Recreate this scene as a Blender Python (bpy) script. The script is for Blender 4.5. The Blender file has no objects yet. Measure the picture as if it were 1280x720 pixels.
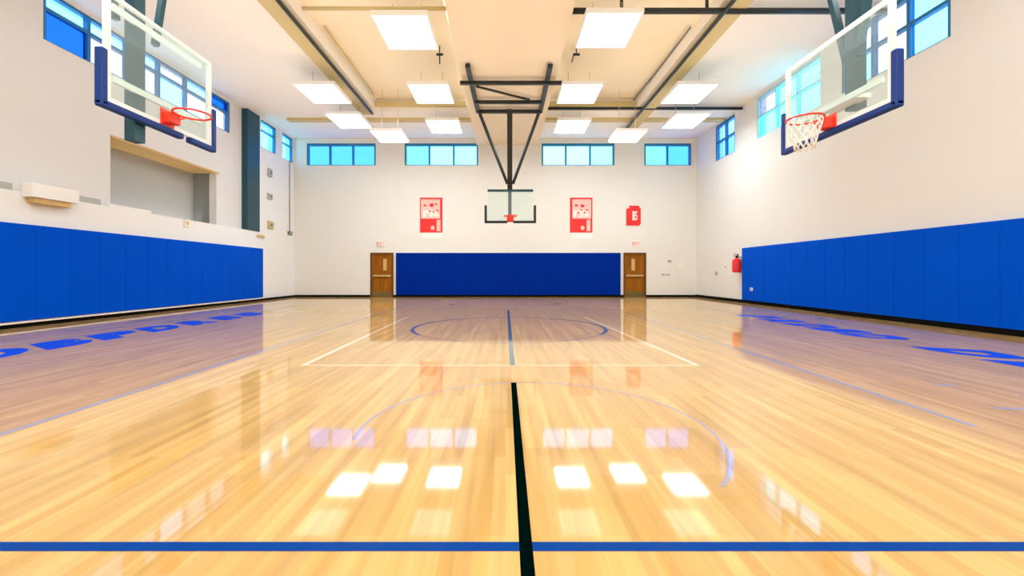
import bpy, bmesh, math, random
from mathutils import Vector, Matrix
random.seed(7)
COL = bpy.context.scene.collection
PI = math.pi
H = 0.97                      # eye height
XL, XR, YB, YF = -8.80, 7.95, 17.3, -6.0
ZC = H + 5.62                 # ceiling height
ORD = ['first', 'second', 'third', 'fourth', 'fifth', 'sixth', 'seventh', 'eighth', 'ninth', 'tenth', 'eleventh',
       'twelfth', 'thirteenth', 'fourteenth', 'fifteenth', 'sixteenth', 'seventeenth', 'eighteenth']

# ------------------------------------------------------------------ materials
def mat(name, color, rough=0.5, metal=0.0, spec=0.5, coat=0.0, emit=None, estr=0.0, noise=0.0, nscale=3.0, bump=0.0):
    m = bpy.data.materials.new(name); m.use_nodes = True
    nt = m.node_tree; b = nt.nodes['Principled BSDF']
    b.inputs['Base Color'].default_value = (*color, 1)
    b.inputs['Roughness'].default_value = rough
    b.inputs['Metallic'].default_value = metal
    b.inputs['Specular IOR Level'].default_value = spec
    b.inputs['Coat Weight'].default_value = coat
    if emit:
        b.inputs['Emission Color'].default_value = (*emit, 1)
        b.inputs['Emission Strength'].default_value = estr
    if noise or bump:
        tc = nt.nodes.new('ShaderNodeTexCoord'); n = nt.nodes.new('ShaderNodeTexNoise')
        n.inputs['Scale'].default_value = nscale; n.inputs['Detail'].default_value = 4
        nt.links.new(tc.outputs['Object'], n.inputs['Vector'])
        if noise:
            r = nt.nodes.new('ShaderNodeMapRange')
            r.inputs['To Min'].default_value = 1 - noise; r.inputs['To Max'].default_value = 1 + noise
            nt.links.new(n.outputs['Fac'], r.inputs['Value'])
            mx = nt.nodes.new('ShaderNodeVectorMath'); mx.operation = 'SCALE'
            mx.inputs[0].default_value = color
            nt.links.new(r.outputs['Result'], mx.inputs['Scale'])
            nt.links.new(mx.outputs['Vector'], b.inputs['Base Color'])
        if bump:
            bp = nt.nodes.new('ShaderNodeBump'); bp.inputs['Strength'].default_value = bump
            bp.inputs['Distance'].default_value = 0.01
            nt.links.new(n.outputs['Fac'], bp.inputs['Height']); nt.links.new(bp.outputs['Normal'], b.inputs['Normal'])
    return m

def pane_mat(name, tint, gloss=0.03):
    m = bpy.data.materials.new(name); m.use_nodes = True; nt = m.node_tree
    nt.nodes.clear()
    o = nt.nodes.new('ShaderNodeOutputMaterial'); t = nt.nodes.new('ShaderNodeBsdfTransparent')
    g = nt.nodes.new('ShaderNodeBsdfGlossy'); mx = nt.nodes.new('ShaderNodeMixShader')
    t.inputs['Color'].default_value = (*tint, 1); g.inputs['Roughness'].default_value = 0.02
    mx.inputs['Fac'].default_value = gloss
    nt.links.new(t.outputs[0], mx.inputs[1]); nt.links.new(g.outputs[0], mx.inputs[2]); nt.links.new(mx.outputs[0], o.inputs[0])
    return m

def floor_mat():
    m = bpy.data.materials.new('maple_court_boards'); m.use_nodes = True; nt = m.node_tree; L = nt.links
    b = nt.nodes['Principled BSDF']
    tc = nt.nodes.new('ShaderNodeTexCoord')
    mp = nt.nodes.new('ShaderNodeMapping'); mp.inputs['Rotation'].default_value = (0, 0, PI / 2)
    L.new(tc.outputs['Object'], mp.inputs['Vector'])
    def brick(w, h, c1, c2, mort, off):
        k = nt.nodes.new('ShaderNodeTexBrick')
        k.inputs['Scale'].default_value = 1; k.inputs['Brick Width'].default_value = w; k.inputs['Row Height'].default_value = h
        k.inputs['Mortar Size'].default_value = mort; k.inputs['Mortar Smooth'].default_value = 0.3
        k.inputs['Color1'].default_value = (*c1, 1); k.inputs['Color2'].default_value = (*c2, 1)
        k.inputs['Mortar'].default_value = (0.62, 0.38, 0.15, 1); k.offset = off; k.offset_frequency = 2
        L.new(mp.outputs[0], k.inputs['Vector']); return k
    k1 = brick(1.1, 0.057, (0.61, 0.385, 0.125), (0.52, 0.30, 0.07), 0.0008, 0.37)
    k2 = brick(0.77, 0.114, (1.06, 1.06, 1.05), (0.90, 0.88, 0.84), 0.0, 0.61)
    k2.inputs['Mortar'].default_value = (1, 1, 1, 1)
    mp2 = nt.nodes.new('ShaderNodeMapping'); mp2.inputs['Scale'].default_value = (16, 0.6, 1)
    L.new(tc.outputs['Object'], mp2.inputs['Vector'])
    n = nt.nodes.new('ShaderNodeTexNoise'); n.inputs['Scale'].default_value = 1.0; n.inputs['Detail'].default_value = 2.5; n.inputs['Roughness'].default_value = 0.6
    L.new(mp2.outputs[0], n.inputs['Vector'])
    r = nt.nodes.new('ShaderNodeMapRange'); r.inputs['From Min'].default_value = 0.3; r.inputs['From Max'].default_value = 0.7
    r.inputs['To Min'].default_value = 0.80; r.inputs['To Max'].default_value = 1.12
    L.new(n.outputs['Fac'], r.inputs['Value'])
    mu = nt.nodes.new('ShaderNodeMix'); mu.data_type = 'RGBA'; mu.blend_type = 'MULTIPLY'; mu.inputs['Factor'].default_value = 1
    L.new(k1.outputs['Color'], mu.inputs['A']); L.new(k2.outputs['Color'], mu.inputs['B'])
    sc = nt.nodes.new('ShaderNodeVectorMath'); sc.operation = 'SCALE'
    L.new(mu.outputs['Result'], sc.inputs[0]); L.new(r.outputs['Result'], sc.inputs['Scale'])
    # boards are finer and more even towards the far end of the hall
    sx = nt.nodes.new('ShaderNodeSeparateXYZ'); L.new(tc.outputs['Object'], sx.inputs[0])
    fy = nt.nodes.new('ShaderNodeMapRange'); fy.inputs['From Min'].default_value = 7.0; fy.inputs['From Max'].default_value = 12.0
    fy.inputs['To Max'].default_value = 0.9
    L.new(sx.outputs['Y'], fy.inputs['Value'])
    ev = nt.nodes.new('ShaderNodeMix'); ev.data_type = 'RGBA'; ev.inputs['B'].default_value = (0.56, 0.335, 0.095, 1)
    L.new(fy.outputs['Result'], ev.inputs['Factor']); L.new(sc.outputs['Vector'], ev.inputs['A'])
    L.new(ev.outputs['Result'], b.inputs['Base Color'])
    b.inputs['Roughness'].default_value = 0.5
    b.inputs['Specular IOR Level'].default_value = 0.25
    b.inputs['Coat Weight'].default_value = 0.88
    b.inputs['Coat Roughness'].default_value = 0.05
    b.inputs['Coat IOR'].default_value = 1.56
    return m

def wood_mat(name, c1, c2):
    m = bpy.data.materials.new(name); m.use_nodes = True; nt = m.node_tree; b = nt.nodes['Principled BSDF']
    tc = nt.nodes.new('ShaderNodeTexCoord'); mp = nt.nodes.new('ShaderNodeMapping'); mp.inputs['Scale'].default_value = (14, 14, 1.2)
    n = nt.nodes.new('ShaderNodeTexNoise'); n.inputs['Detail'].default_value = 5; n.inputs['Scale'].default_value = 1
    cr = nt.nodes.new('ShaderNodeValToRGB')
    cr.color_ramp.elements[0].color = (*c1, 1); cr.color_ramp.elements[1].color = (*c2, 1)
    cr.color_ramp.elements[0].position = 0.3; cr.color_ramp.elements[1].position = 0.7
    nt.links.new(tc.outputs['Object'], mp.inputs[0]); nt.links.new(mp.outputs[0], n.inputs['Vector'])
    nt.links.new(n.outputs['Fac'], cr.inputs[0]); nt.links.new(cr.outputs[0], b.inputs['Base Color'])
    b.inputs['Roughness'].default_value = 0.55; b.inputs['Specular IOR Level'].default_value = 0.1
    return m

def paint(name, c):            # court paint under the same lacquer
    m = mat(name, c, rough=0.5, spec=0.25, coat=1.0)
    b = m.node_tree.nodes['Principled BSDF']
    b.inputs['Coat Roughness'].default_value = 0.05; b.inputs['Coat IOR'].default_value = 1.65
    return m

M = dict(
    wall=mat('cream_wall_paint', (0.775, 0.765, 0.735), 0.75, spec=0.2, noise=0.02, nscale=0.6, bump=0.02),
    wall_l=mat('white_wall_paint', (0.85, 0.86, 0.87), 0.75, spec=0.2, noise=0.02, nscale=0.6),
    wall_u=mat('grey_white_wall_paint', (0.72, 0.72, 0.72), 0.75, spec=0.2, noise=0.02, nscale=0.6),
    wall_b=mat('beige_wall_paint', (0.79, 0.78, 0.735), 0.75, spec=0.2, noise=0.02, nscale=0.6),
    ceil=mat('peach_ceiling_paint', (0.90, 0.86, 0.80), 0.8, spec=0.1, noise=0.02, nscale=0.5),
    recess=mat('tan_ceiling_deck', (0.93, 0.82, 0.62), 0.8, spec=0.1, noise=0.03, nscale=0.7),
    soffit=mat('peach_box_beam_paint', (0.84, 0.735, 0.575), 0.8, spec=0.1, noise=0.02, nscale=0.5),
    beam=mat('ochre_beam_paint', (0.62, 0.51, 0.26), 0.7, spec=0.15, noise=0.03),
    floor=floor_mat(),
    pad=mat('royal_blue_vinyl', (0.0, 0.078, 0.62), 0.5, spec=0.02, noise=0.04, nscale=2, bump=0.01),
    pad_b=mat('navy_blue_vinyl', (0.0, 0.022, 0.27), 0.5, spec=0.02, noise=0.04, nscale=2),
    black=mat('black_rubber', (0.006, 0.006, 0.005), 0.8, spec=0.02, noise=0.05),
    dark=mat('black_steel', (0.014, 0.02, 0.02), 0.4, spec=0.4, noise=0.05),
    teal=mat('dark_teal_steel', (0.008, 0.06, 0.085), 0.4, spec=0.4, noise=0.05),
    white=mat('white_enamel', (0.86, 0.86, 0.84), 0.35, noise=0.01),
    padding=mat('blue_edge_foam', (0.004, 0.035, 0.22), 0.5, spec=0.3, noise=0.05),
    padding_k=mat('black_edge_foam', (0.012, 0.03, 0.028), 0.5, spec=0.3, noise=0.05),
    orange=mat('red_orange_rim_steel', (0.85, 0.05, 0.02), 0.4, noise=0.03),
    net=mat('white_net_cord', (0.9, 0.88, 0.84), 0.8, noise=0.03),
    red=mat('red_cloth', (0.80, 0.022, 0.02), 0.7, noise=0.05),
    pink=mat('pale_pink_print', (0.88, 0.52, 0.46), 0.7, noise=0.05),
    pale=mat('off_white_print', (0.88, 0.80, 0.74), 0.7, noise=0.03),
    wood=wood_mat('brown_oak_door', (0.22, 0.075, 0.004), (0.36, 0.13, 0.008)),
    wood_d=wood_mat('dark_door_frame', (0.12, 0.05, 0.012), (0.18, 0.075, 0.018)),
    tan=mat('tan_soffit', (0.60, 0.40, 0.15), 0.6, noise=0.05),
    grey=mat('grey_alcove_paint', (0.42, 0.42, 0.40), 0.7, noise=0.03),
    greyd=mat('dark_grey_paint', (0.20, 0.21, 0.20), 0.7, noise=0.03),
    steel=mat('brushed_steel', (0.6, 0.58, 0.52), 0.3, metal=0.9, noise=0.03),
    bronze=mat('olive_bronze', (0.16, 0.12, 0.035), 0.4, metal=0.3, noise=0.05),
    brass=mat('brass', (0.75, 0.55, 0.2), 0.3, metal=0.9, noise=0.03),
    frame=mat('teal_window_frame', (0.01, 0.20, 0.34), 0.4, noise=0.03),
    frame_l=mat('blue_window_frame', (0.01, 0.16, 0.36), 0.4, noise=0.03),
    frame_p=mat('pale_window_frame', (0.35, 0.66, 0.78), 0.4, noise=0.03),
    lamp=mat('glowing_diffuser', (0.9, 0.9, 0.88), 0.5, emit=(0.94, 0.98, 1.0), estr=22.0, noise=0.01),
    lamp_d=mat('soft_glowing_diffuser', (0.9, 0.9, 0.88), 0.5, emit=(0.98, 0.99, 1.0), estr=1.7, noise=0.01),
    l_blue=mat('blue_court_paint', (0.0, 0.040, 0.235), 0.4, spec=0.03),
    l_black=mat('black_court_paint', (0.0, 0.004, 0.003), 0.6, spec=0.0),
    l_teal=paint('slate_court_paint', (0.03, 0.10, 0.16)),
    l_grey=paint('blue_grey_court_paint', (0.36, 0.36, 0.42)),
    l_lav=paint('lavender_court_paint', (0.34, 0.28, 0.33)),
    l_white=paint('white_court_paint', (0.88, 0.72, 0.50)), l_cream=paint('cream_court_paint', (0.74, 0.53, 0.27)),
    l_navy=paint('navy_circle_paint', (0.09, 0.13, 0.24)),
    l_brown=paint('brown_line_paint', (0.35, 0.22, 0.14)),
    letter=mat('royal_blue_letter_paint', (0.003, 0.055, 0.60), 0.6, spec=0.03),
    glass=None,
)
# backboard glass: mostly clear, a faint pale green film
m = bpy.data.materials.new('tempered_backboard_glass'); m.use_nodes = True; nt = m.node_tree; nt.nodes.clear()
o_ = nt.nodes.new('ShaderNodeOutputMaterial'); t_ = nt.nodes.new('ShaderNodeBsdfTransparent'); p_ = nt.nodes.new('ShaderNodeBsdfPrincipled')
mx_ = nt.nodes.new('ShaderNodeMixShader'); t_.inputs['Color'].default_value = (0.93, 0.99, 0.98, 1)
p_.inputs['Base Color'].default_value = (0.90, 0.98, 0.98, 1); p_.inputs['Roughness'].default_value = 0.04; p_.inputs['Specular IOR Level'].default_value = 0.3; mx_.inputs['Fac'].default_value = 0.085
nt.links.new(t_.outputs[0], mx_.inputs[1]); nt.links.new(p_.outputs[0], mx_.inputs[2]); nt.links.new(mx_.outputs[0], o_.inputs[0])
M['glass'] = m

# ------------------------------------------------------------------ mesh helper
class MB:
    def __init__(s): s.bm = bmesh.new(); s.mi = 0
    def _mark(s, vs):
        fs = set(f for v in vs for f in v.link_faces)
        for f in fs: f.material_index = s.mi
    def box(s, x0, x1, y0, y1, z0, z1, bev=0.0, seg=2):
        r = bmesh.ops.create_cube(s.bm, size=1)
        vs = r['verts']
        for v in vs:
            v.co = Vector((x0 + (v.co.x + .5) * (x1 - x0), y0 + (v.co.y + .5) * (y1 - y0), z0 + (v.co.z + .5) * (z1 - z0)))
        s._mark(vs)
        if bev:
            es = list(set(e for v in vs for e in v.link_edges))
            g = bmesh.ops.bevel(s.bm, geom=es, offset=bev, segments=seg, profile=0.6, affect='EDGES')
            for f in g['faces']: f.material_index = s.mi
        return s
    def bar(s, a, b, w, h=None, up=(0, 0, 1)):          # square bar between two points
        a = Vector(a); b = Vector(b); d = (b - a).normalized(); h = h or w
        u = Vector(up)
        if abs(d.dot(u)) > .95: u = Vector((0, 1, 0))
        sx = d.cross(u).normalized(); sy = sx.cross(d).normalized()
        vs = [s.bm.verts.new(p + sx * i * w / 2 + sy * j * h / 2) for p in (a, b) for i, j in ((-1, -1), (1, -1), (1, 1), (-1, 1))]
        F = [(0, 1, 2, 3), (7, 6, 5, 4)] + [(i, 4 + i, 4 + (i + 1) % 4, (i + 1) % 4) for i in range(4)]
        for f in F:
            q = s.bm.faces.new([vs[i] for i in f]); q.material_index = s.mi
        return s
    def tube(s, pts, r, n=10, closed=False):
        pts = [Vector(p) for p in pts]; N = len(pts); rings = []
        ref = None
        for i, p in enumerate(pts):
            if closed: d = (pts[(i + 1) % N] - pts[i - 1])
            else: d = pts[min(i + 1, N - 1)] - pts[max(i - 1, 0)]
            d.normalize()
            if ref is None: ref = Vector((0, 0, 1)) if abs(d.z) < .9 else Vector((1, 0, 0))
            a = d.cross(ref).normalized(); b = a.cross(d).normalized(); ref = b
            rr = r[i] if isinstance(r, (list, tuple)) else r
            rings.append([s.bm.verts.new(p + (a * math.cos(2 * PI * k / n) + b * math.sin(2 * PI * k / n)) * rr) for k in range(n)])
        m_ = N if closed else N - 1
        for i in range(m_):
            A, B = rings[i], rings[(i + 1) % N]
            for k in range(n):
                q = s.bm.faces.new([A[k], A[(k + 1) % n], B[(k + 1) % n], B[k]]); q.material_index = s.mi; q.smooth = True
        if not closed:
            for R_, fl in ((rings[0], 1), (rings[-1], 0)):
                q = s.bm.faces.new(R_[::-1] if fl else R_); q.material_index = s.mi
        return s
    def lathe(s, prof, c=(0, 0, 0), n=24):               # profile of (r, z)
        rings = []
        for r, z in prof:
            rings.append([s.bm.verts.new((c[0] + r * math.cos(2 * PI * k / n), c[1] + r * math.sin(2 * PI * k / n), c[2] + z)) for k in range(n)])
        for A, B in zip(rings, rings[1:]):
            for k in range(n):
                q = s.bm.faces.new([A[k], A[(k + 1) % n], B[(k + 1) % n], B[k]]); q.material_index = s.mi; q.smooth = True
        s.bm.faces.new(rings[0][::-1]).material_index = s.mi
        s.bm.faces.new(rings[-1]).material_index = s.mi
        return s
    def poly(s, pts):
        q = s.bm.faces.new([s.bm.verts.new(p) for p in pts]); q.material_index = s.mi
        return s
    def prism(s, pts, off):                              # polygon (list of 3D points) pushed along a vector
        off = Vector(off); A = [s.bm.verts.new(p) for p in pts]; B = [s.bm.verts.new(Vector(p) + off) for p in pts]; n = len(pts)
        fs = [s.bm.faces.new(A), s.bm.faces.new(B[::-1])] + [s.bm.faces.new([A[i], B[i], B[(i + 1) % n], A[(i + 1) % n]]) for i in range(n)]
        for f in fs: f.material_index = s.mi
        return s
    def build(s, name, m, parent=None, **props):
        bmesh.ops.recalc_face_normals(s.bm, faces=s.bm.faces[:])
        me = bpy.data.meshes.new(name); s.bm.to_mesh(me); s.bm.free()
        for k in (m if isinstance(m, (list, tuple)) else [m]): me.materials.append(k)
        o = bpy.data.objects.new(name, me); COL.objects.link(o)
        if parent: o.parent = parent
        for k, v in props.items(): o[k] = v
        return o

def thing(name, label, cat, loc=(0, 0, 0), group=None, rz=0):
    o = bpy.data.objects.new(name, None); COL.objects.link(o); o.location = loc; o.rotation_euler = (0, 0, rz)
    o['label'] = label; o['category'] = cat
    if group: o['group'] = group
    return o
def tag(o, label, cat, group=None):
    o['label'] = label; o['category'] = cat
    if group: o['group'] = group
    return o
def recenter(o):
    """put a mesh object's origin at its base centre"""
    me = o.data; xs = [v.co for v in me.vertices]
    c = Vector(((min(v.x for v in xs) + max(v.x for v in xs)) / 2, (min(v.y for v in xs) + max(v.y for v in xs)) / 2, min(v.z for v in xs)))
    me.transform(Matrix.Translation(-c)); o.location = c; return o
def dup(root, loc, label, group=None):
    r = root.copy(); COL.objects.link(r); r.location = loc; r['label'] = label
    if group: r['group'] = group
    for ch in list(root.children):
        c = ch.copy(); COL.objects.link(c); c.parent = r
        for g in list(ch.children):
            d = g.copy(); COL.objects.link(d); d.parent = c
    return r
S = dict(kind='structure')

# ------------------------------------------------------------------ room shell
fl = MB().box(XL, XR, YF, YB, -0.2, 0).build('floor', M['floor'], **S)

def holes_wall(mb, axis, p0, p1, u0, u1, z0, z1, holes):
    """slab between p0..p1 on `axis`, running u0..u1, with rectangular holes (ua, ub, za, zb)"""
    us = sorted(set([u0, u1] + [h[i] for h in holes for i in (0, 1)])); zs = sorted(set([z0, z1] + [h[i] for h in holes for i in (2, 3)]))
    for a, b in zip(us, us[1:]):
        run = None
        for c, d in zip(zs, zs[1:]):
            um, zm = (a + b) / 2, (c + d) / 2
            solid = not any(h[0] < um < h[1] and h[2] < zm < h[3] for h in holes)
            if solid: run = (run[0], d) if run else (c, d)
            if not solid and run: _slab(mb, axis, p0, p1, a, b, *run); run = None
        if run: _slab(mb, axis, p0, p1, a, b, *run)
def _slab(mb, axis, p0, p1, a, b, c, d):
    if axis == 'x': mb.box(p0, p1, a, b, c, d)
    else: mb.box(a, b, p0, p1, c, d)

# window layouts: (u0, u1, z0, z1, [vertical bar positions], [rail heights], pane tints)
P = {k: pane_mat('pane_' + k, tuple(v ** .5 for v in c)) for k, c in dict(
    cyan=(0.021, 0.115, 0.44), aqua=(0.045, 0.20, 0.50), glow=(0.085, 0.42, 0.58), mist=(0.085, 0.27, 0.52), pale=(0.11, 0.30, 0.50), ice=(0.17, 0.19, 0.26), deep=(0.0006, 0.032, 0.19)).items()}
zb0, zb1 = H + 4.50, H + 5.42
BACKW = [(-8.27, -5.40, ['cyan', 'cyan', 'cyan']), (-4.20, -1.14, ['aqua', 'mist', 'mist']), (1.50, 4.53, ['pale', 'pale', 'mist']), (5.77, 7.72, ['aqua', 'cyan'])]
zl0, zlm, zl1 = H + 4.56, H + 5.20, H + 5.56
XU = -8.98                    # face of the set-back upper left wall
LEFTW = [(8.08, 13.55, [('deep', 'mist'), ('ice', 'pale'), ('ice', 'pale'), ('pale', 'ice'), ('ice', 'pale'), ('ice', 'deep')], XU),
         (14.95, 15.95, [('glow', 'glow')], XL), (16.40, 17.20, [('glow', 'glow')], XL)]
zr0, zrm, zr1 = H + 4.24, H + 4.92, H + 5.56
RIGHTW = [(7.43, 9.85, [('mist', 'mist'), ('ice', 'ice'), ('mist', 'ice')]), (10.5, 13.15, [('glow', 'glow'), ('glow', 'glow'), ('glow', 'ice')]), (14.42, 15.75, [('aqua', 'mist'), ('mist', 'pale')])]

AL = (9.45, 12.92, 2.46, H + 3.14)      # alcove hole in the upper left wall
LEDGE = 2.46
wl = MB()
wl.box(XL - 0.7, XL, YF, YB, -0.2, LEDGE)
wl.mi = 1
holes_wall(wl, 'x', XU - 0.22, XU, YF, 14.9, LEDGE, ZC + 0.5, [(a, b, zl0, zl1) for a, b, t, x in LEFTW if x == XU] + [AL])
wl.mi = 0
holes_wall(wl, 'x', XL - 0.3, XL, 14.9, YB, LEDGE, ZC + 0.5, [(a, b, zl0, zl1) for a, b, t, x in LEFTW if x == XL])
wl.build('wall_left', [M['wall_l'], M['wall_u']], **S)
wr = MB(); holes_wall(wr, 'x', XR, XR + 0.3, YF, YB + .3, -0.2, ZC + 0.5, [(a, b, zr0, zr1) for a, b, t in RIGHTW]); wr.build('wall_right', M['wall'], **S)
DOORS = [(-5.62, -4.66), (4.90, 5.84)]; DZ = 1.84
wb = MB(); holes_wall(wb, 'y', YB, YB + 0.3, XL - .3, XR, -0.2, ZC + 0.5, [(a, b, zb0, zb1) for a, b, t in BACKW] + [(a, b, 0, DZ) for a, b in DOORS]); wb.build('wall_back', M['wall_b'], **S)
MB().box(XL - .7, XR + .3, YF - .3, YF, -0.2, ZC + 0.5).build('wall_front', M['wall'], **S)

# alcove lining
a0, a1, az0, az1 = AL
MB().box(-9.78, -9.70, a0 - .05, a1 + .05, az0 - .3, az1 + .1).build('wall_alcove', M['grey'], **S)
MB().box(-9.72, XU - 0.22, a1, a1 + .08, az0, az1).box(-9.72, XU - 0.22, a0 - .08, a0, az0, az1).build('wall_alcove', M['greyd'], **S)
MB().box(-9.72, XU + 0.015, a0, a1 + 0.12, az1 - 0.03, az1 + 0.02).build('trim_1', M['tan'], **S)
MB().box(XU - .02, XU + 0.03, 5.0, 7.55, LEDGE, LEDGE + .15).box(XU - .02, XU + 0.03, 8.35, 9.2, LEDGE, LEDGE + .15).build('shade_strip', M['grey'], **S)  # grey strips stand in for shade on the set-back wall above the ledge

# ceiling: flat side bays, a raised bay each side of the centre box, a low transverse strip at the back
RX0, RX1, RY1, ZR = 1.36, 4.50, 14.4, H + 6.05
ce = MB()
ce.box(XL - .6, -RX1, YF, YB + .3, ZC, ZC + .7)
ce.box(RX1, XR + .3, YF, YB + .3, ZC, ZC + .7)
ce.box(-RX1, RX1, RY1, YB + .3, ZC, ZC + .7)
ce.box(-RX0 + .1, RX0 - .1, YF, RY1, ZC, ZC + .3)
ce.build('ceiling', M['ceil'], **S)
rc = MB()
for sx in (-1, 1):
    x0, x1 = sorted((sx * (RX0 - .2), sx * (RX1 + .1)))
    rc.box(x0, x1, YF, RY1 + .1, ZR, ZR + .2)
rc.build('ceiling_recess', M['recess'], **S)
MB().box(-1.20, 1.37, YF, YB, H + 5.34, ZC + .35).build('ceiling_beam', M['soffit'], **S)
for sx in (-1, 1):
    x0, x1 = sorted((sx * 4.60, sx * 5.00))
    MB().box(x0, x1, YF, 14.4 if sx < 0 else 16.2, H + 5.50, ZC + .35).build('ceiling_beam', M['beam'], **S)
    x0, x1 = sorted((sx * 1.36, sx * 4.60))
    MB().box(x0, x1, 8.9, 9.9, H + 5.93, ZR).build('ceiling_joist', M['recess'], **S)
    MB().box(x0, x1, 14.28, 14.40, H + 5.76, H + 5.93).build('ceiling_joist', M['beam'], **S)
    x0, x1 = (-7.9, -1.2) if sx < 0 else (1.37, XR)
    MB().box(x0, x1, 15.0, 15.25, H + 5.54, ZC).build('ceiling_joist', M['beam'], **S)

# baseboards
MB().box(XL, XL + .07, YF, YB, 0, .075).build('baseboard_left', M['black'], **S)
MB().box(XL, XL + .10, YF, 15.0, .075, .105).build('trim_3', M['pale'], **S)
MB().box(XR - .06, XR, YF, YB, 0, .10).build('baseboard_right', M['black'], **S)
bb = MB()
for x0, x1 in ((XL + .07, DOORS[0][0]), (DOORS[0][1], DOORS[1][0]), (DOORS[1][1], XR - .06)): bb.box(x0, x1, YB - .05, YB, 0, .085)
bb.build('baseboard_back', M['black'], **S)

# windows
wn = [0]
def window(axis, face, out, u0, u1, z0, z1, cols, rows, mset, fm, fw=0.07, head=0.1):
    """cols: bar positions incl. ends; rows: rail heights incl. ends; mset[col][row]"""
    wn[0] += 1; nm = 'window_%d' % wn[0]
    root = bpy.data.objects.new(nm, None); COL.objects.link(root); root['kind'] = 'structure'
    root.location = (face, (u0 + u1) / 2, z0) if axis == 'x' else ((u0 + u1) / 2, face, z0)
    rx, ry, rzz = root.location
    def slab(mb, a, b, c, d, q0, q1):
        lo, hi = sorted((face + out * q0, face + out * q1))
        if axis == 'x': mb.box(lo - rx, hi - rx, a - ry, b - ry, c - rzz, d - rzz)
        else: mb.box(a - rx, b - rx, lo - ry, hi - ry, c - rzz, d - rzz)
    fr = MB()
    for i, u in enumerate(cols):
        lo = u if i == 0 else (u - fw if i == len(cols) - 1 else u - fw / 2)
        slab(fr, lo, lo + fw, z0, z1, 0.02, 0.12)
    for j, z in enumerate(rows):
        w = fw if 0 < j < len(rows) - 1 else (0.03 if j == 0 else head)
        lo = z if j == 0 else (z - w if j == len(rows) - 1 else z - w / 2)
        slab(fr, u0, u1, lo, lo + w, 0.021, 0.121)
    fr.build('window_frame', fm, root)
    for i in range(len(cols) - 1):
        for j in range(len(rows) - 1):
            g = MB(); slab(g, cols[i], cols[i + 1], rows[j], rows[j + 1], 0.07, 0.078)
            g.build('window_pane', P[mset[i][j]], root)
def lin(a, b, n): return [a + (b - a) * i / n for i in range(n + 1)]
for a, b, t in BACKW: window('y', YB, 1, a, b, zb0, zb1, lin(a, b, len(t)), [zb0, zb1], [[k] for k in t], M['frame'])
for a, b, t, x in LEFTW: window('x', x, -1, a, b, zl0, zl1, lin(a, b, len(t)), [zl0, zlm, zl1], t, M['frame_l'], head=.06, fw=.07 if x == XU else .045)
for a, b, t in RIGHTW: window('x', XR, 1, a, b, zr0, zr1, lin(a, b, len(t)), [zr0, zrm, zr1], t, M['frame_p' if a == 10.5 else 'frame_l'], fw=.045 if a == 10.5 else .07)

# steel column on the left wall and the conduit near the corner
MB().box(XU, XU + 0.2, 14.15, 14.86, LEDGE, ZC).build('column', M['teal'], **S)
# doors
for i, (x0, x1) in enumerate(DOORS):
    d = bpy.data.objects.new('door_%d' % (i + 1), None); COL.objects.link(d); d['kind'] = 'structure'; d.location = ((x0 + x1) / 2, YB, 0)
    w = (x1 - x0) / 2
    MB().box(-w, -w + .07, -.03, .12, 0, DZ).box(w - .07, w, -.03, .12, 0, DZ).box(-w + .07, w - .07, -.03, .12, DZ - .07, DZ).build('door_frame', M['wood_d'], d)
    MB().box(-w + .07, w - .07, .02, .08, 0.01, DZ - .07, .004, 1).build('door_leaf', M['wood'], d)
    MB().box(-w + .11, w - .11, -.05, -.02, .84, .92, .01).box(-w + .12, -w + .17, -.02, .02, .85, .91).box(w - .17, w - .12, -.02, .02, .85, .91).build('push_bar', M['brass'], d)
    MB().box(-w + .09, w - .09, .012, .02, .03, .22).build('kick_plate', M['bronze'], d)
    gx = .12 if i == 0 else -.06
    MB().box(gx - .07, gx + .07, .010, .02, 1.10, 1.58).build('vision_panel', M['tan'], d)
MB().box(XL, XR, YB + .3, YB + .32, 0, 2.2).build('wall_corridor', M['greyd'], **S)

# ------------------------------------------------------------------ floor markings (painted parts of the floor)
def ln(name, pts, w, m, z=0.0012):
    """painted strip along a polyline"""
    mb = MB(); n = len(pts); L_, R_ = [], []
    for i, p in enumerate(pts):
        p = Vector((*p, 0)); d = Vector((*pts[min(i + 1, n - 1)], 0)) - Vector((*pts[max(i - 1, 0)], 0)); d.normalize()
        q = Vector((-d.y, d.x, 0)) * w / 2; zz_ = z + .0003 * max(0, p.y - 4); L_.append(p + q + Vector((0, 0, zz_))); R_.append(p - q + Vector((0, 0, zz_)))
    lv = [mb.bm.verts.new(p) for p in L_]; rv = [mb.bm.verts.new(p) for p in R_]
    for i in range(n - 1): mb.bm.faces.new([lv[i], rv[i], rv[i + 1], lv[i + 1]])
    return mb.build(name, m, fl)
def arc(cx, cy, r, a0, a1, n=64): return [(cx + r * math.cos(math.radians(a0 + (a1 - a0) * i / n)), cy + r * math.sin(math.radians(a0 + (a1 - a0) * i / n))) for i in range(n + 1)]
ln('sideline_stripe', [(XL + .1, 1.478), (XR - .1, 1.478)], .050, M['l_blue'], .0010)
ln('centre_stripe', [(.072, -2), (.072, 3.70)], .047, M['l_black'], .0014)
ln('centre_stripe', [(.072, 4.40), (.070, 10.9)], .055, M['l_teal'], .0014)
ln('arc_stripe', arc(.18, 2.62, 1.085, -42, 190), .024, M['l_lav'])
ln('circle_stripe', arc(.06, 7.5, 1.70, 212, 328, 48), .045, M['l_brown'], .0010)
ln('circle_stripe', arc(.06, 7.5, 1.70, -32, 58, 32), .065, M['l_navy'], .0010)
ln('circle_stripe', arc(.06, 7.5, 1.70, 122, 212, 32), .065, M['l_navy'], .0010)
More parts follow.
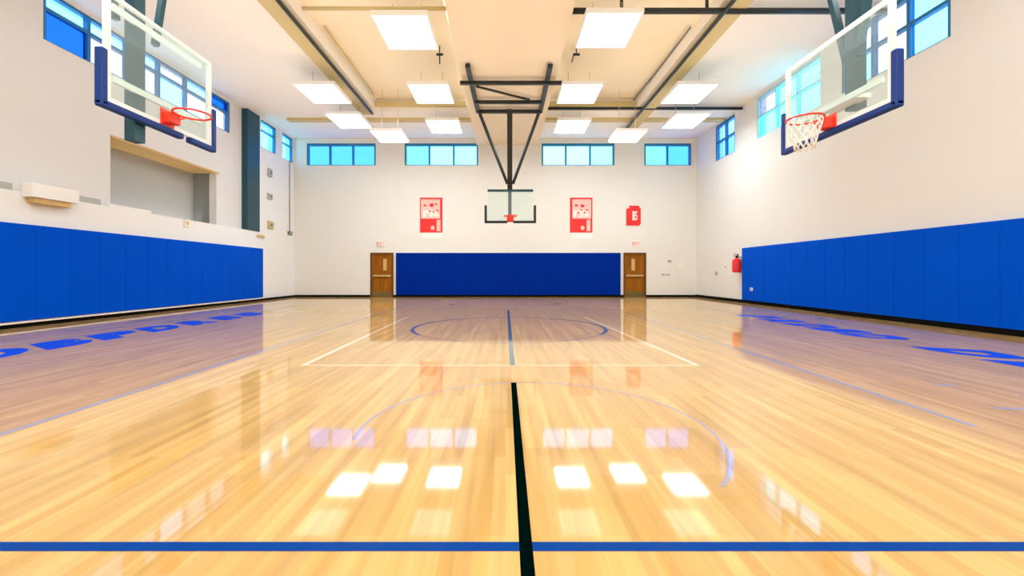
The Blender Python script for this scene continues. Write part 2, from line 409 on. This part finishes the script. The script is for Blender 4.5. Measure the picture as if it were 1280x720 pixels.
ln('circle_stripe', arc(.06, 7.5, 1.70, 58, 122, 32), .05, M['l_lav'], .0010)
ln('free_throw_stripe', [(-2.17, 4.40), (2.05, 4.40)], .07, M['l_cream'])
ln('lane_stripe', [(-2.14, 4.40), (-2.2, 9.3)], .06, M['l_white'])
ln('lane_stripe', [(2.03, 4.40), (1.76, 9.3)], .06, M['l_white'])
ln('lane_stripe', [(2.62, 6.1), (2.62, 9.3)], .04, M['l_cream'])
ln('boundary_stripe', [(-3.04, 2.2), (-3.06, 11.5)], .05, M['l_grey'])
ln('boundary_stripe', [(2.98, 2.64), (2.98, 10.5)], .05, M['l_grey'])
ln('tape_mark', [(3.74, 3.62), (3.90, 3.60)], .045, M['l_grey'])
ln('tape_mark', [(3.52, 3.0), (3.74, 2.97)], .045, M['l_grey'])
ln('tape_mark', [(-1.75, 13.0), (-1.62, 13.0)], .2, M['l_black'])
ln('tape_mark', [(1.55, 13.4), (1.70, 13.2)], .2, M['l_black'])
ln('baseline_stripe', [(-1.2, 13.3), (1.4, 13.3)], .10, M['l_brown'])
ln('border_stripe', [(-6.3, 10.9), (-6.42, 13.0)], .10, M['l_grey'])
ln('border_stripe', [(5.75, 9.5), (5.75, 12.3)], .10, M['l_grey'])

def glyph(ch, bold=0.035):
    c = bpy.data.curves.new('g', 'FONT'); c.body = ch; c.size = 1.0; c.offset = bold; c.resolution_u = 3
    o = bpy.data.objects.new('g', c); COL.objects.link(o)
    bpy.context.view_layer.update()
    dg = bpy.context.evaluated_depsgraph_get(); me = bpy.data.meshes.new_from_object(o.evaluated_get(dg))
    COL.objects.unlink(o); bpy.data.objects.remove(o); bpy.data.curves.remove(c)
    xs = [v.co.x for v in me.vertices]; ys = [v.co.y for v in me.vertices]
    x0, x1, y0, y1 = min(xs), max(xs), min(ys), max(ys)
    for v in me.vertices: v.co = ((v.co.x - x0) / (x1 - x0), (v.co.y - y0) / (y1 - y0), 0)
    me.materials.clear()
    return me
def put_glyph(name, ch, org, ex, ey, m, parent, bold=0.035):
    """glyph's unit square laid on the parallelogram org + u*ex + v*ey"""
    me = glyph(ch, bold); org, ex, ey = Vector(org), Vector(ex), Vector(ey)
    for v in me.vertices: v.co = org + ex * v.co.x + ey * v.co.y
    me.name = name; me.materials.append(m)
    o = bpy.data.objects.new(name, me); COL.objects.link(o); o.parent = parent
    return o
# left lettering: italic capitals, tops towards the wall, read from near to far
zz = 0.0013
for ch, y0, w in (('D', 3.55, .75), ('D', 4.42, .74), ('B', 5.27, .66), ('P', 6.02, .74), ('D', 6.86, .72), ('R', 7.74, .72), ('E', 8.62, .62), ('S', 9.40, .72)):
    put_glyph('painted_letter', ch, (-5.80, y0, zz), (0, w, 0), (-.72, .42, 0), M['letter'], fl, 0.085)
# right lettering: read from far to near
for ch, y0, w in (('P', 9.75, .60), ('R', 8.95, .66), ('D', 8.2, .62), ('B', 7.5, .60), ('D', 6.85, .56), ('D', 5.55, .66), ('B', 4.72, .74), ('D', 3.85, .74)):
    put_glyph('painted_letter', ch, (5.36, y0, zz), (0, -w, 0), (.68, -.30, 0), M['letter'], fl, 0.085)

# ------------------------------------------------------------------ wall pads
PW = 0.605
def pad_mesh(name, w, h, t, m):
    mb = MB(); mb.box(-t, 0, -w / 2 + .001, w / 2 - .001, 0, h, .010, 3)
    return mb
def pad_run(n, place, label, group, m, h, proto=None):
    first = None
    for i in range(n):
        loc, rz = place(i)
        if first is None:
            o = pad_mesh('wall_pad', PW, h, .06, m).build('wall_pad', m); first = o
        else:
            o = first.copy(); COL.objects.link(o)
        o.location = loc; o.rotation_euler = (0, 0, rz); tag(o, label(i), 'wall pad', group)
# left wall (face towards +x), from the far end
pad_run(14, lambda i: ((XL, 15.0 - PW * (i + .5), .12), PI), lambda i: 'royal blue vinyl wall pad on the left wall, %s from its far end' % ORD[i], 'blue wall pads on the left wall', M['pad'], 1.75)
pad_run(13, lambda i: ((XR, 13.9 - PW * (i + .5), .10), 0), lambda i: 'royal blue vinyl wall pad on the right wall, %s from its far end' % ORD[i], 'blue wall pads on the right wall', M['pad'], 1.72)
NB = 15; bw = 9.32 / NB
PW = bw
pad_run(NB, lambda i: ((-4.55 + bw * (i + .5), YB, .085), PI / 2), lambda i: 'navy blue wall pad on the back wall between the doors, %s from the left' % ORD[i], 'navy wall pads between the two doors', M['pad_b'], 1.745)

# ------------------------------------------------------------------ ceiling lights
def make_light(label):
    t = thing('ceiling_light', label, 'ceiling light', (0, 0, 0), 'square hanging ceiling lights')
    f = MB()
    lx, ly = .525, .61
    f.box(-lx - .03, lx + .03, -ly - .03, -ly, 0, .09).box(-lx - .03, lx + .03, ly, ly + .03, 0, .09).box(-lx - .03, -lx, -ly, ly, 0, .09).box(lx, lx + .03, -ly, ly, 0, .09).box(-lx, lx, -ly, ly, .07, .09)
    f.build('light_housing', M['white'], t)
    MB().box(-lx, lx, -ly, ly, .008, .03).build('diffuser', M['lamp'], t)
    for sx in (-1, 1):
        MB().tube([(sx * .3, 0, .09), (sx * .3, 0, .62)], .008, 6).build('hanger_rod', M['steel'], t)
    return t
LZ = H + 5.0
LP = [(-2.06, 8.67, 'square ceiling light left of the centre beam, nearest and largest of its row'),
      (-2.06, 11.62, 'square ceiling light left of the centre beam, second of its row'),
      (-2.08, 14.2, 'square ceiling light left of the centre beam, farthest of its row above the back windows'),
      (-5.09, 11.62, 'square ceiling light in the left side bay, beside the ochre beam'),
      (-5.13, 13.7, 'square ceiling light in the left side bay, above the far left window'),
      (-3.56, 12.8, 'square ceiling light lowest in the far left corner, between two back windows'),
      (2.10, 8.60, 'square ceiling light right of the centre beam, nearest and largest of its row'),
      (2.05, 11.62, 'square ceiling light right of the centre beam, second of its row'),
      (2.25, 14.2, 'square ceiling light right of the centre beam, farthest of its row above the back windows'),
      (5.11, 11.62, 'square ceiling light in the right side bay, beside the ochre beam'),
      (5.9, 13.7, 'square ceiling light in the right side bay, near the far right corner'),
      (3.74, 12.8, 'square ceiling light lowest at the far right, between two back windows')]
l0 = make_light(LP[0][2]); l0.location = (LP[0][0], LP[0][1], LZ)
for x, y, lb in LP[1:]:
    low = y == 12.8
    r = dup(l0, (x, y, H + 4.2 if low else LZ), lb)
    if low:
        r.scale = (.82, .82, 1)
        for ch in r.children:
            if ch.name.startswith('hanger_rod'): ch.scale.z = 2.6; ch.location.z = -.144
for o in COL.objects:
    if o.name.startswith('diffuser') and o.parent.location.y < 12:      # the nearer fittings burn lower
        o.material_slots[0].link = 'OBJECT'; o.material_slots[0].material = M['lamp_d']

# ------------------------------------------------------------------ ceiling pipes
def pipe(pts, r, m, label, hang=(), name='ceiling_pipe'):
    t = thing(name, label, 'pipe', pts[0])
    o = Vector(pts[0])
    MB().tube([Vector(p) - o for p in pts], r).build('pipe', M[m], t)
    for p, top in hang:
        MB().tube([Vector(p) - o, Vector((p[0], p[1], top)) - o], r * .55, 6).build('hanger', M[m], t)
    return t
dz = H + 5.46
pipe([(-4.55, y, dz) for y in (2, 5, 8, 11, 14.2)], .045, 'dark', 'long dark pipe running along the left ochre ceiling beam')
pipe([(4.56, y, dz) for y in (2, 5, 8, 11, 14, 16.2)], .045, 'dark', 'long dark pipe running along the right ochre ceiling beam')
pipe([(-4.40, 10.1, H + 5.98), (-4.40, 13.9, H + 5.98)], .022, 'beam', 'thin brown conduit in the raised ceiling left of the centre beam')
pipe([(4.50, 10.1, H + 5.98), (4.47, 12.6, H + 5.98), (4.40, 14.3, H + 5.98)], .024, 'greyd', 'thin grey conduit in the raised ceiling right of the centre beam')
pipe([(-4.2, 8.6, H + 5.48), (-1.2, 8.6, H + 5.48)], .04, 'beam', 'brown cross pipe left of the centre beam above the nearest light')
pipe([(1.38, 8.68, H + 5.48), (7.93, 8.68, H + 5.48)], .062, 'dark', 'thick black cross pipe from the centre beam towards the right wall', [((2.42, 8.68, H + 5.48), ZR), ((4.2, 8.68, H + 5.48), ZR)])
pipe([(1.40, 13.9, H + 5.52), (7.9, 13.9, H + 5.52)], .05, 'dark', 'dark cross pipe under the ceiling reaching the upper right wall')
def hook(x, y, label, two):
    t = thing('ceiling_hook', label, 'hook', (x, y, ZR))
    MB().tube([(0, 0, 0), (0, 0, -.22)], .015, 6).build('rod', M['dark'], t)
    MB().box(-.09, .09, -.02, .02, -.26, -.20, .008, 1).build('crossbar', M['dark'], t)
    MB().tube([(-.08, 0, -.24), (-.12, 0, -.44)] if two else [(.0, 0, -.24), (0, 0, -.48)], .018, 6).build('hook', M['dark'], t)
hook(-1.75, 11.05, 'small black hook under the ceiling left of the centre beam', False)
hook(1.88, 11.05, 'small black double hook under the ceiling right of the centre beam', True)

# ------------------------------------------------------------------ basketball hoops
def rounded_u(mb, hw, z0, hz, t, d, gap=0.0, gx=0.0):
    """edge padding: bottom strip and two uprights around a board of half width hw (local x = width, y = depth)"""
    if gap:
        mb.box(-hw - t, gx - gap, -d, d, z0 - t, z0, .025, 3); mb.box(gx + gap, hw + t, -d, d, z0 - t, z0, .025, 3)
    else:
        mb.box(-hw - t, hw + t, -d, d, z0 - t, z0, .025, 3)
    for s in (-1, 1):
        a, b = sorted((s * hw, s * (hw + t))); mb.box(a, b, -d, d, z0 - t + .012, z0 + hz, .022, 3)
def make_hoop(label, loc, rz, W, Hb, rim_dz, padm, net=True, padh=.40, t=.075, gap=0.0, fw=.06, gx=0.0):
    """local: board in the x-z plane at y=0, rim towards -y, z=0 at the board's bottom edge"""
    r = thing('basketball_hoop', label, 'basketball hoop', loc, None, rz)
    hw = W / 2
    MB().box(-hw + fw, hw - fw, -.008, .008, fw, Hb - fw * .7).build('glass_panel', M['glass'], r)
    f = MB()
    f.box(-hw, -hw + fw, -.022, .03, 0, Hb).box(hw - fw, hw, -.022, .03, 0, Hb).box(-hw + fw, hw - fw, -.022, .03, 0, fw).box(-hw + fw, hw - fw, -.022, .03, Hb - fw * .7, Hb)
    f.build('board_frame', M['white'], r)
    p = MB(); rounded_u(p, hw, 0, padh, t, .05, gap, gx); p.build('edge_padding', padm, r)
    rr = .225; cy = -.16 - rr
    rim = MB().tube(arc3(0, cy, rr, rim_dz), .014, 8, True)
    rim.tube([(0, -.1, rim_dz - .10), (-.10, cy + .16, rim_dz - .012)], .012, 6).tube([(0, -.1, rim_dz - .10), (.10, cy + .16, rim_dz - .012)], .012, 6)
    rim.build('rim', M['orange'], r)
    MB().box(-.12, .12, -.035, -.022, rim_dz - .17, rim_dz + .06, .004, 1).box(-.08, .08, -.16, -.03, rim_dz - .14, rim_dz + .012, .008, 1).build('rim_bracket', M['orange'], r)
    if net:
        n = MB(); K = 12; levels = [(rr - .008, 0), (.205, -.09), (.175, -.18), (.15, -.27), (.13, -.36), (.125, -.43)]
        for k in range(K):
            for sgn in (1, -1):
                pts = []
                for j, (q, z) in enumerate(levels):
                    a = 2 * PI * (k + sgn * j * .5) / K; pts.append((q * math.cos(a), cy + q * math.sin(a), rim_dz + z))
                n.tube(pts, .0075, 5)
        n.build('net', M['net'], r)
    return r
def arc3(cx, cy, r, z, n=40): return [(cx + r * math.cos(2 * PI * i / n), cy + r * math.sin(2 * PI * i / n), z) for i in range(n)]

# left hoop: board faces +x  (local -y -> +x : rotate by +90 deg)
ZBL = H + 2.09
hl = make_hoop('glass backboard hoop with blue edge padding at the upper left', (-4.85, 5.93, ZBL), PI / 2, 1.80, 1.36, .18, M['padding'], net=False, padh=.62, t=.085, gap=.07, gx=.36)
# local y>0 is towards the wall (-x); local x -> +y
MB().box(-.42, -.26, .06, .20, -.32, 3.05).build('mast', M['teal'], hl)
MB().bar((.30, .13, 3.05), (-.02, .13, 1.15), .07).build('brace', M['teal'], hl)
MB().bar((-.9, .13, 3.05), (-.62, .13, 1.15), .07).build('brace', M['teal'], hl)
MB().box(-.75, .75, .035, .075, .30, .38).build('mounting_rail', M['white'], hl)
MB().box(-.75, .75, .035, .075, 1.2, 1.28).build('mounting_rail', M['white'], hl)
MB().box(-1.0, .6, .08, .18, 3.05, 3.20).build('ceiling_mount', M['teal'], hl)
MB().bar((-.34, .13, 3.2), (-.34, .13, ZC - ZBL), .12).build('hanger', M['teal'], hl)
# right hoop: board faces -x
ZBR = H + 2.06
hr = make_hoop('glass backboard hoop with blue edge padding and white net, upper right', (4.65, 5.93, ZBR), -PI / 2, 1.90, 1.29, .14, M['padding'], padh=.60, t=.085)
# local x -> -y here, so +x is nearer the viewer
MB().box(-.09, .09, .26, .42, .28, 3.05).build('mast', M['teal'], hr)
MB().bar((-.62, .30, 3.05), (-.10, .30, 1.0), .08).build('brace', M['teal'], hr)
MB().bar((.52, .30, 3.05), (.10, .30, 1.0), .08).build('brace', M['teal'], hr)
MB().box(-.75, .75, .035, .075, .32, .40).box(-.3, .3, .07, .30, .33, .39).build('mounting_rail', M['white'], hr)
MB().box(-1.0, 1.0, .24, .36, 3.05, 3.20).build('ceiling_mount', M['teal'], hr)
MB().bar((0, .30, 3.2), (0, .30, ZC - ZBR), .12).build('hanger', M['teal'], hr)

# centre hoop: faces the viewer, hung from a frame under the centre box
YC = 14.6; ZBC = H + 66 / 35.6; XC = .165
hc = make_hoop('far glass backboard hoop hung from the ceiling before the back wall', (XC, YC, ZBC), 0, 1.64, 1.10, .12, M['padding_k'], net=False, padh=.54, t=.085, gap=.10, fw=.02)
def lc(x, y, z): return (x - XC, y - YC, z - ZBC)
MB().box(-.80, .80, -.025, .03, 1.02, 1.10).build('top_rail', M['teal'], hc, label='dark teal top rail')
zr_ = H + 5.25
top = lc(.13, 13.15, zr_ - .06)
MB().bar(top, lc(.15, 14.72, H + 2.95), .17).build('mast', M['dark'], hc)
MB().bar(lc(.15, 14.74, H + 3.1), lc(.15, 14.74, H + 2.0), .12).build('board_stem', M['teal'], hc)
for xa, xb in ((-.85, .06), (1.08, .26)):
    MB().bar(lc(xa, 13.4, zr_ - .05), lc(xb, 14.66, H + 3.17), .075).build('brace', M['dark'], hc)
fr = MB()
for x in (-.96, 1.13): fr.bar(lc(x, 10.5, zr_), lc(x + (.06 if x < 0 else 0), 13.5, zr_), .12, .10)
fr.bar(lc(-1.24, 11.35, zr_ - .05), lc(1.59, 11.35, zr_ - .05), .09).bar(lc(-.95, 12.62, zr_ - .05), lc(1.12, 12.62, zr_ - .05), .09).bar(lc(-.9, 13.35, zr_ - .05), lc(1.15, 13.35, zr_ - .05), .10)
fr.bar(lc(-.82, 11.6, zr_ - .03), lc(.72, 12.5, zr_ - .03), .05)
fr.build('ceiling_mount', M['dark'], hc)

# ------------------------------------------------------------------ banners and signs on the back wall
def banner(x0, x1, label, flip):
    w = (x1 - x0); zt, zbm = H + 95 / 30.1, H + 44 / 30.1
    t = thing('wall_banner', label, 'banner', ((x0 + x1) / 2, YB - .012, zbm), 'red banners on the back wall')
    h = zt - zbm; hw = w / 2
    q = MB(); q.box(-hw, hw, -.006, .006, .24, h)
    MB().box(-hw + .06, hw - .02, -.010, .008, .0, .24).build('white_hem', M['white'], t)
    pz0, pz1 = .24 + .40 * (h - .24), h - .07
    a, b = (-hw + .04, hw - .10) if not flip else (-hw + .10, hw - .05)
    q.mi = 1; q.box(a, b, -.0085, -.006, pz0, pz1); q.mi = 2
    for (px, pz, pw, ph) in ((-.20, .36, .28, .14), (.10, .33, .34, .16), (-.28, .22, .14, .14), (.22, .22, .22, .12), (.0, .20, .16, .10)):
        q.box(px - pw / 2, px + pw / 2, -.0115, -.0085, pz0 + pz - ph / 2 - .08, pz0 + pz + ph / 2 - .08)
    q.mi = 0
    for (px, pz, r_) in ((-.26, .55, .06), (.02, .56, .10), (.20, .60, .05), (-.06, .30, .045), (.10, .28, .045), (.25, .33, .05)) if not flip else ((-.20, .55, .07), (.05, .53, .09), (.0, .36, .04), (-.12, .25, .05), (.14, .25, .05), (.24, .36, .05)):
        q.prism([(px + r_ * math.cos(k * PI / 4), -.0125, pz0 + pz + r_ * .8 * math.sin(k * PI / 4)) for k in range(8)], (0, .003, 0))
    s = 1 if not flip else -1
    q.mi = 1; q.box(hw - .24, hw - .08, -.0095, -.006, .30, pz0 - .05)
    q.prism([(.06 + .09 * math.cos(k * PI / 3), -.0095, .44 + .10 * math.sin(k * PI / 3)) for k in range(6)], (0, .003, 0))
    q.build('banner_cloth', [M['red'], M['pink'], M['pale']], t)
banner((525 - 632) / 30.1, (553 - 632) / 30.1, 'tall red and pink banner on the back wall, left of the far hoop', False)
banner((712.5 - 632) / 30.1, (740.5 - 632) / 30.1, 'tall red and pink banner on the back wall, right of the far hoop', True)
jx = (792 - 632) / 30.1; jz = H + 60 / 30.1; jh = 25 / 30.1; jw = 9 / 30.1
j = thing('wall_pennant', 'small red jersey shaped hanging above the right door', 'pennant', (jx, YB - .012, jz))
out = [(-jw, 0), (jw * .8, 0), (jw, .08), (jw, jh - .12), (jw * .7, jh), (-jw * .55, jh), (-jw * .6, jh - .10), (-jw, jh - .13)]
MB().prism([(x, -.008, z) for x, z in out], (0, .016, 0)).build('pennant_cloth', M['red'], j)
for k, ch in enumerate('15'):
    put_glyph('pale_number', ch, (-.05 + k * .11, -.010, .22), (.10, 0, 0), (0, 0, .38), M['pale'], j, 0.03)
def exit_sign(px, label):
    x = (px - 632) / 30.1; z = H + 34 / 30.1
    t = thing('exit_sign', label, 'exit sign', (x, YB - .03, z), 'exit signs above the doors')
    MB().box(-.17, .17, -.02, .03, 0, .23, .01).build('sign_box', M['pale'], t)
    for k, ch in enumerate('EXIT'):
        put_glyph('red_letter', ch, (-.145 + k * .075, -.0215, .05), (.058 if ch != 'I' else .02, 0, 0), (0, 0, .13), M['red'], t, 0.02)
exit_sign(476, 'pale exit sign with red letters above the left wooden door')
exit_sign(795, 'pale exit sign with red letters above the right wooden door')

# ------------------------------------------------------------------ small fittings
def wall_plate(name, label, cat, loc, rz, w, h, d=.03, m='steel', screen='grey', conduit=0):
    t = thing(name, label, cat, loc, None, rz)
    MB().box(-w / 2, w / 2, -d, 0, 0, h, .006, 1).build('cover_plate', M[m], t)
    MB().box(-w * .22, w * .22, -d - .012, -d, h * .3, h * .7).build('switch_face', M[screen], t)
    if conduit: MB().tube([(0, -.022, h), (0, -.022, h + conduit)], .022).build('conduit', M['grey'], t)
def on_left(px, py, X=XL):
    s = (632 - px) / -X; return (X, 520 / s, H + (342 - py) / s)
def on_right(px, py, X=XR):
    s = (px - 632) / X; return (X, 520 / s, H + (342 - py) / s)
def on_back(px, py): return ((px - 632) / 30.06, YB, H + (342 - py) / 30.06)
LW = PI / 2                    # local -y faces +x
wall_plate('wall_speaker', 'small grey box on the upper left wall, topmost of three', 'speaker', on_left(336, 221), LW, .22, .30, .08, 'grey', 'greyd')
wall_plate('wall_sensor', 'small grey box on the left wall, middle of three', 'sensor', on_left(336, 249), LW, .26, .20, .08, 'grey', 'greyd')
wall_plate('wall_horn', 'small tan box on the left wall, lowest of three', 'alarm', on_left(337, 286), LW, .32, .28, .08, 'beam', 'greyd')
wall_plate('wall_bracket', 'small tan bracket on the left wall just above the pads', 'bracket', on_left(325, 297), LW, .40, .09, .06, 'beam', 'tan')
wall_plate('wall_outlet', 'small dark wall box with a tall thin conduit beside the left corner', 'outlet', on_left(361.5, 294), LW, .28, .16, .07, 'greyd', 'grey', 2.95)
wall_plate('wall_outlet', 'pale beige box on the left wall under the alcove', 'outlet', on_left(232, 284), LW, .16, .22, .05, 'pale', 'beam')
wall_plate('wall_switch', 'small dark switch on the back wall right of the right door', 'switch', on_back(837, 328), 0, .14, .10, .03, 'grey', 'greyd')
wall_plate('wall_socket', 'low grey socket strip on the back wall right of the right door', 'socket', on_back(832, 344), 0, .34, .06, .03, 'grey', 'pale')
wall_plate('wall_panel', 'faint beige access panel on the back wall near the right corner', 'panel', on_back(850, 339), 0, .40, .50, .012, 'wall_b', 'pale')
wall_plate('wall_switch', 'small grey switch on the right wall nearest the far corner', 'switch', on_right(896, 344), -PI / 2, .14, .14, .03, 'grey', 'greyd')
wall_plate('wall_switch', 'pale switch plate on the right wall between corner and red extinguisher', 'switch', on_right(908, 338), -PI / 2, .12, .24, .03, 'pale', 'grey')
wall_plate('pad_emblem', 'small pale tag low on the first right wall pad', 'tag', (XR - .06, 13.35, .42), -PI / 2, .16, .10, .008, 'pale', 'grey')

# wall heater on the left wall (white box with tan vent below)
t = thing('wall_heater', 'white wall box with a tan slotted vent on the left wall', 'heater', (XL, 7.98, 2.27), None, PI / 2)
MB().box(-.42, .42, -.20, 0, .10, .36, .02).build('casing', M['white'], t)
MB().box(-.34, .30, -.16, 0, .0, .10, .01).build('vent', M['tan'], t)
# white slabs lying on the ledge
t = MB().box(XU + .035, XL - .01, 9.25, 10.35, LEDGE + .002, LEDGE + .07, .008, 1).build('white_board', M['white']); tag(recenter(t), 'flat white board lying on the ledge in front of the alcove', 'board')

# fire extinguisher on the right wall
ex, ey, ez = on_right(926.5, 340.5)
t = thing('fire_extinguisher', 'red fire extinguisher on the right wall beside the first pad', 'fire extinguisher', (ex - .15, ey, ez))
MB().lathe([(.10, 0), (.135, .015), (.14, .05), (.14, .36), (.12, .43), (.06, .47), (.045, .49)]).build('cylinder', M['red'], t)
MB().box(-.03, .03, -.03, .03, .48, .54, .008, 1).box(-.10, .06, -.018, .018, .54, .565, .006, 1).box(-.10, .05, -.018, .018, .60, .62, .006, 1).bar((.04, 0, .55), (.03, 0, .61), .03).build('valve_handle', M['black'], t)
MB().tube([(.03, 0, .51), (.10, -.03, .53), (.16, -.05, .46), (.165, -.06, .30), (.15, -.07, .16)], [.013, .013, .013, .013, .02], 8).build('hose', M['black'], t)
MB().box(.10, .15, -.05, .05, .1, .45).build('wall_bracket', M['steel'], t)

# ------------------------------------------------------------------ sky and lamps
w = bpy.data.worlds.new('sky'); bpy.context.scene.world = w; w.use_nodes = True; nt = w.node_tree
bg = nt.nodes['Background']; tc = nt.nodes.new('ShaderNodeTexCoord'); sp = nt.nodes.new('ShaderNodeSeparateXYZ'); cr = nt.nodes.new('ShaderNodeValToRGB')
mr = nt.nodes.new('ShaderNodeMapRange'); mr.inputs['From Min'].default_value = -0.1; mr.inputs['From Max'].default_value = 0.9
cr.color_ramp.elements[0].color = (1.0, 1.0, 1.0, 1); cr.color_ramp.elements[1].color = (0.75, 0.90, 1.0, 1)
nt.links.new(tc.outputs['Generated'], sp.inputs[0]); nt.links.new(sp.outputs['Z'], mr.inputs['Value']); nt.links.new(mr.outputs[0], cr.inputs[0])
nt.links.new(cr.outputs[0], bg.inputs['Color']); bg.inputs['Strength'].default_value = 8.0

def area(loc, sx, sy, power, color):
    l = bpy.data.lights.new('unseen_lamp', 'AREA'); l.shape = 'RECTANGLE'; l.size = sx; l.size_y = sy; l.energy = power; l.color = color
    o = bpy.data.objects.new('unseen_lamp', l); COL.objects.link(o); o.location = loc
    return o
for y in (5.5, 2.4, -0.7, -3.8):
    for x in (-2.06, 2.06): area((x, y, LZ), 1.05, 1.2, 70 if y < 5 else 60, (.92, .97, 1.0))
    for x in (-5.1, 5.1): area((x, y, LZ), 1.05, 1.2, 70 if y < 5 else 60, (.92, .97, 1.0))

# added unseen lamps in mid-air, facing up only to brighten the ceiling
for x, sx, pw in ((-5.9, 2.2, 88), (-2.4, 4.0, 102), (2.6, 4.0, 102), (4.9, 1.8, 85)):
    area((x, 7.0, H + 3.0), sx, 15, pw, (.97, .98, 1.0)).rotation_euler = (PI, 0, 0)

# ------------------------------------------------------------------ camera
cam = bpy.data.cameras.new('camera'); co = bpy.data.objects.new('camera', cam); COL.objects.link(co)
co.location = (0, 0, H); co.rotation_euler = (PI / 2, 0, 0)
cam.sensor_width = 36; cam.lens = 520 / 1280 * 36; cam.shift_x = 8 / 1280; cam.shift_y = -18 / 1280
cam.clip_start = .02
sc = bpy.context.scene; sc.camera = co
sc.view_settings.view_transform = 'Standard'; sc.view_settings.look = 'None'; sc.view_settings.exposure = 0.06
sc.cycles.max_bounces = 10; sc.cycles.diffuse_bounces = 6; sc.cycles.transparent_max_bounces = 12
sc.cycles.sample_clamp_indirect = 8
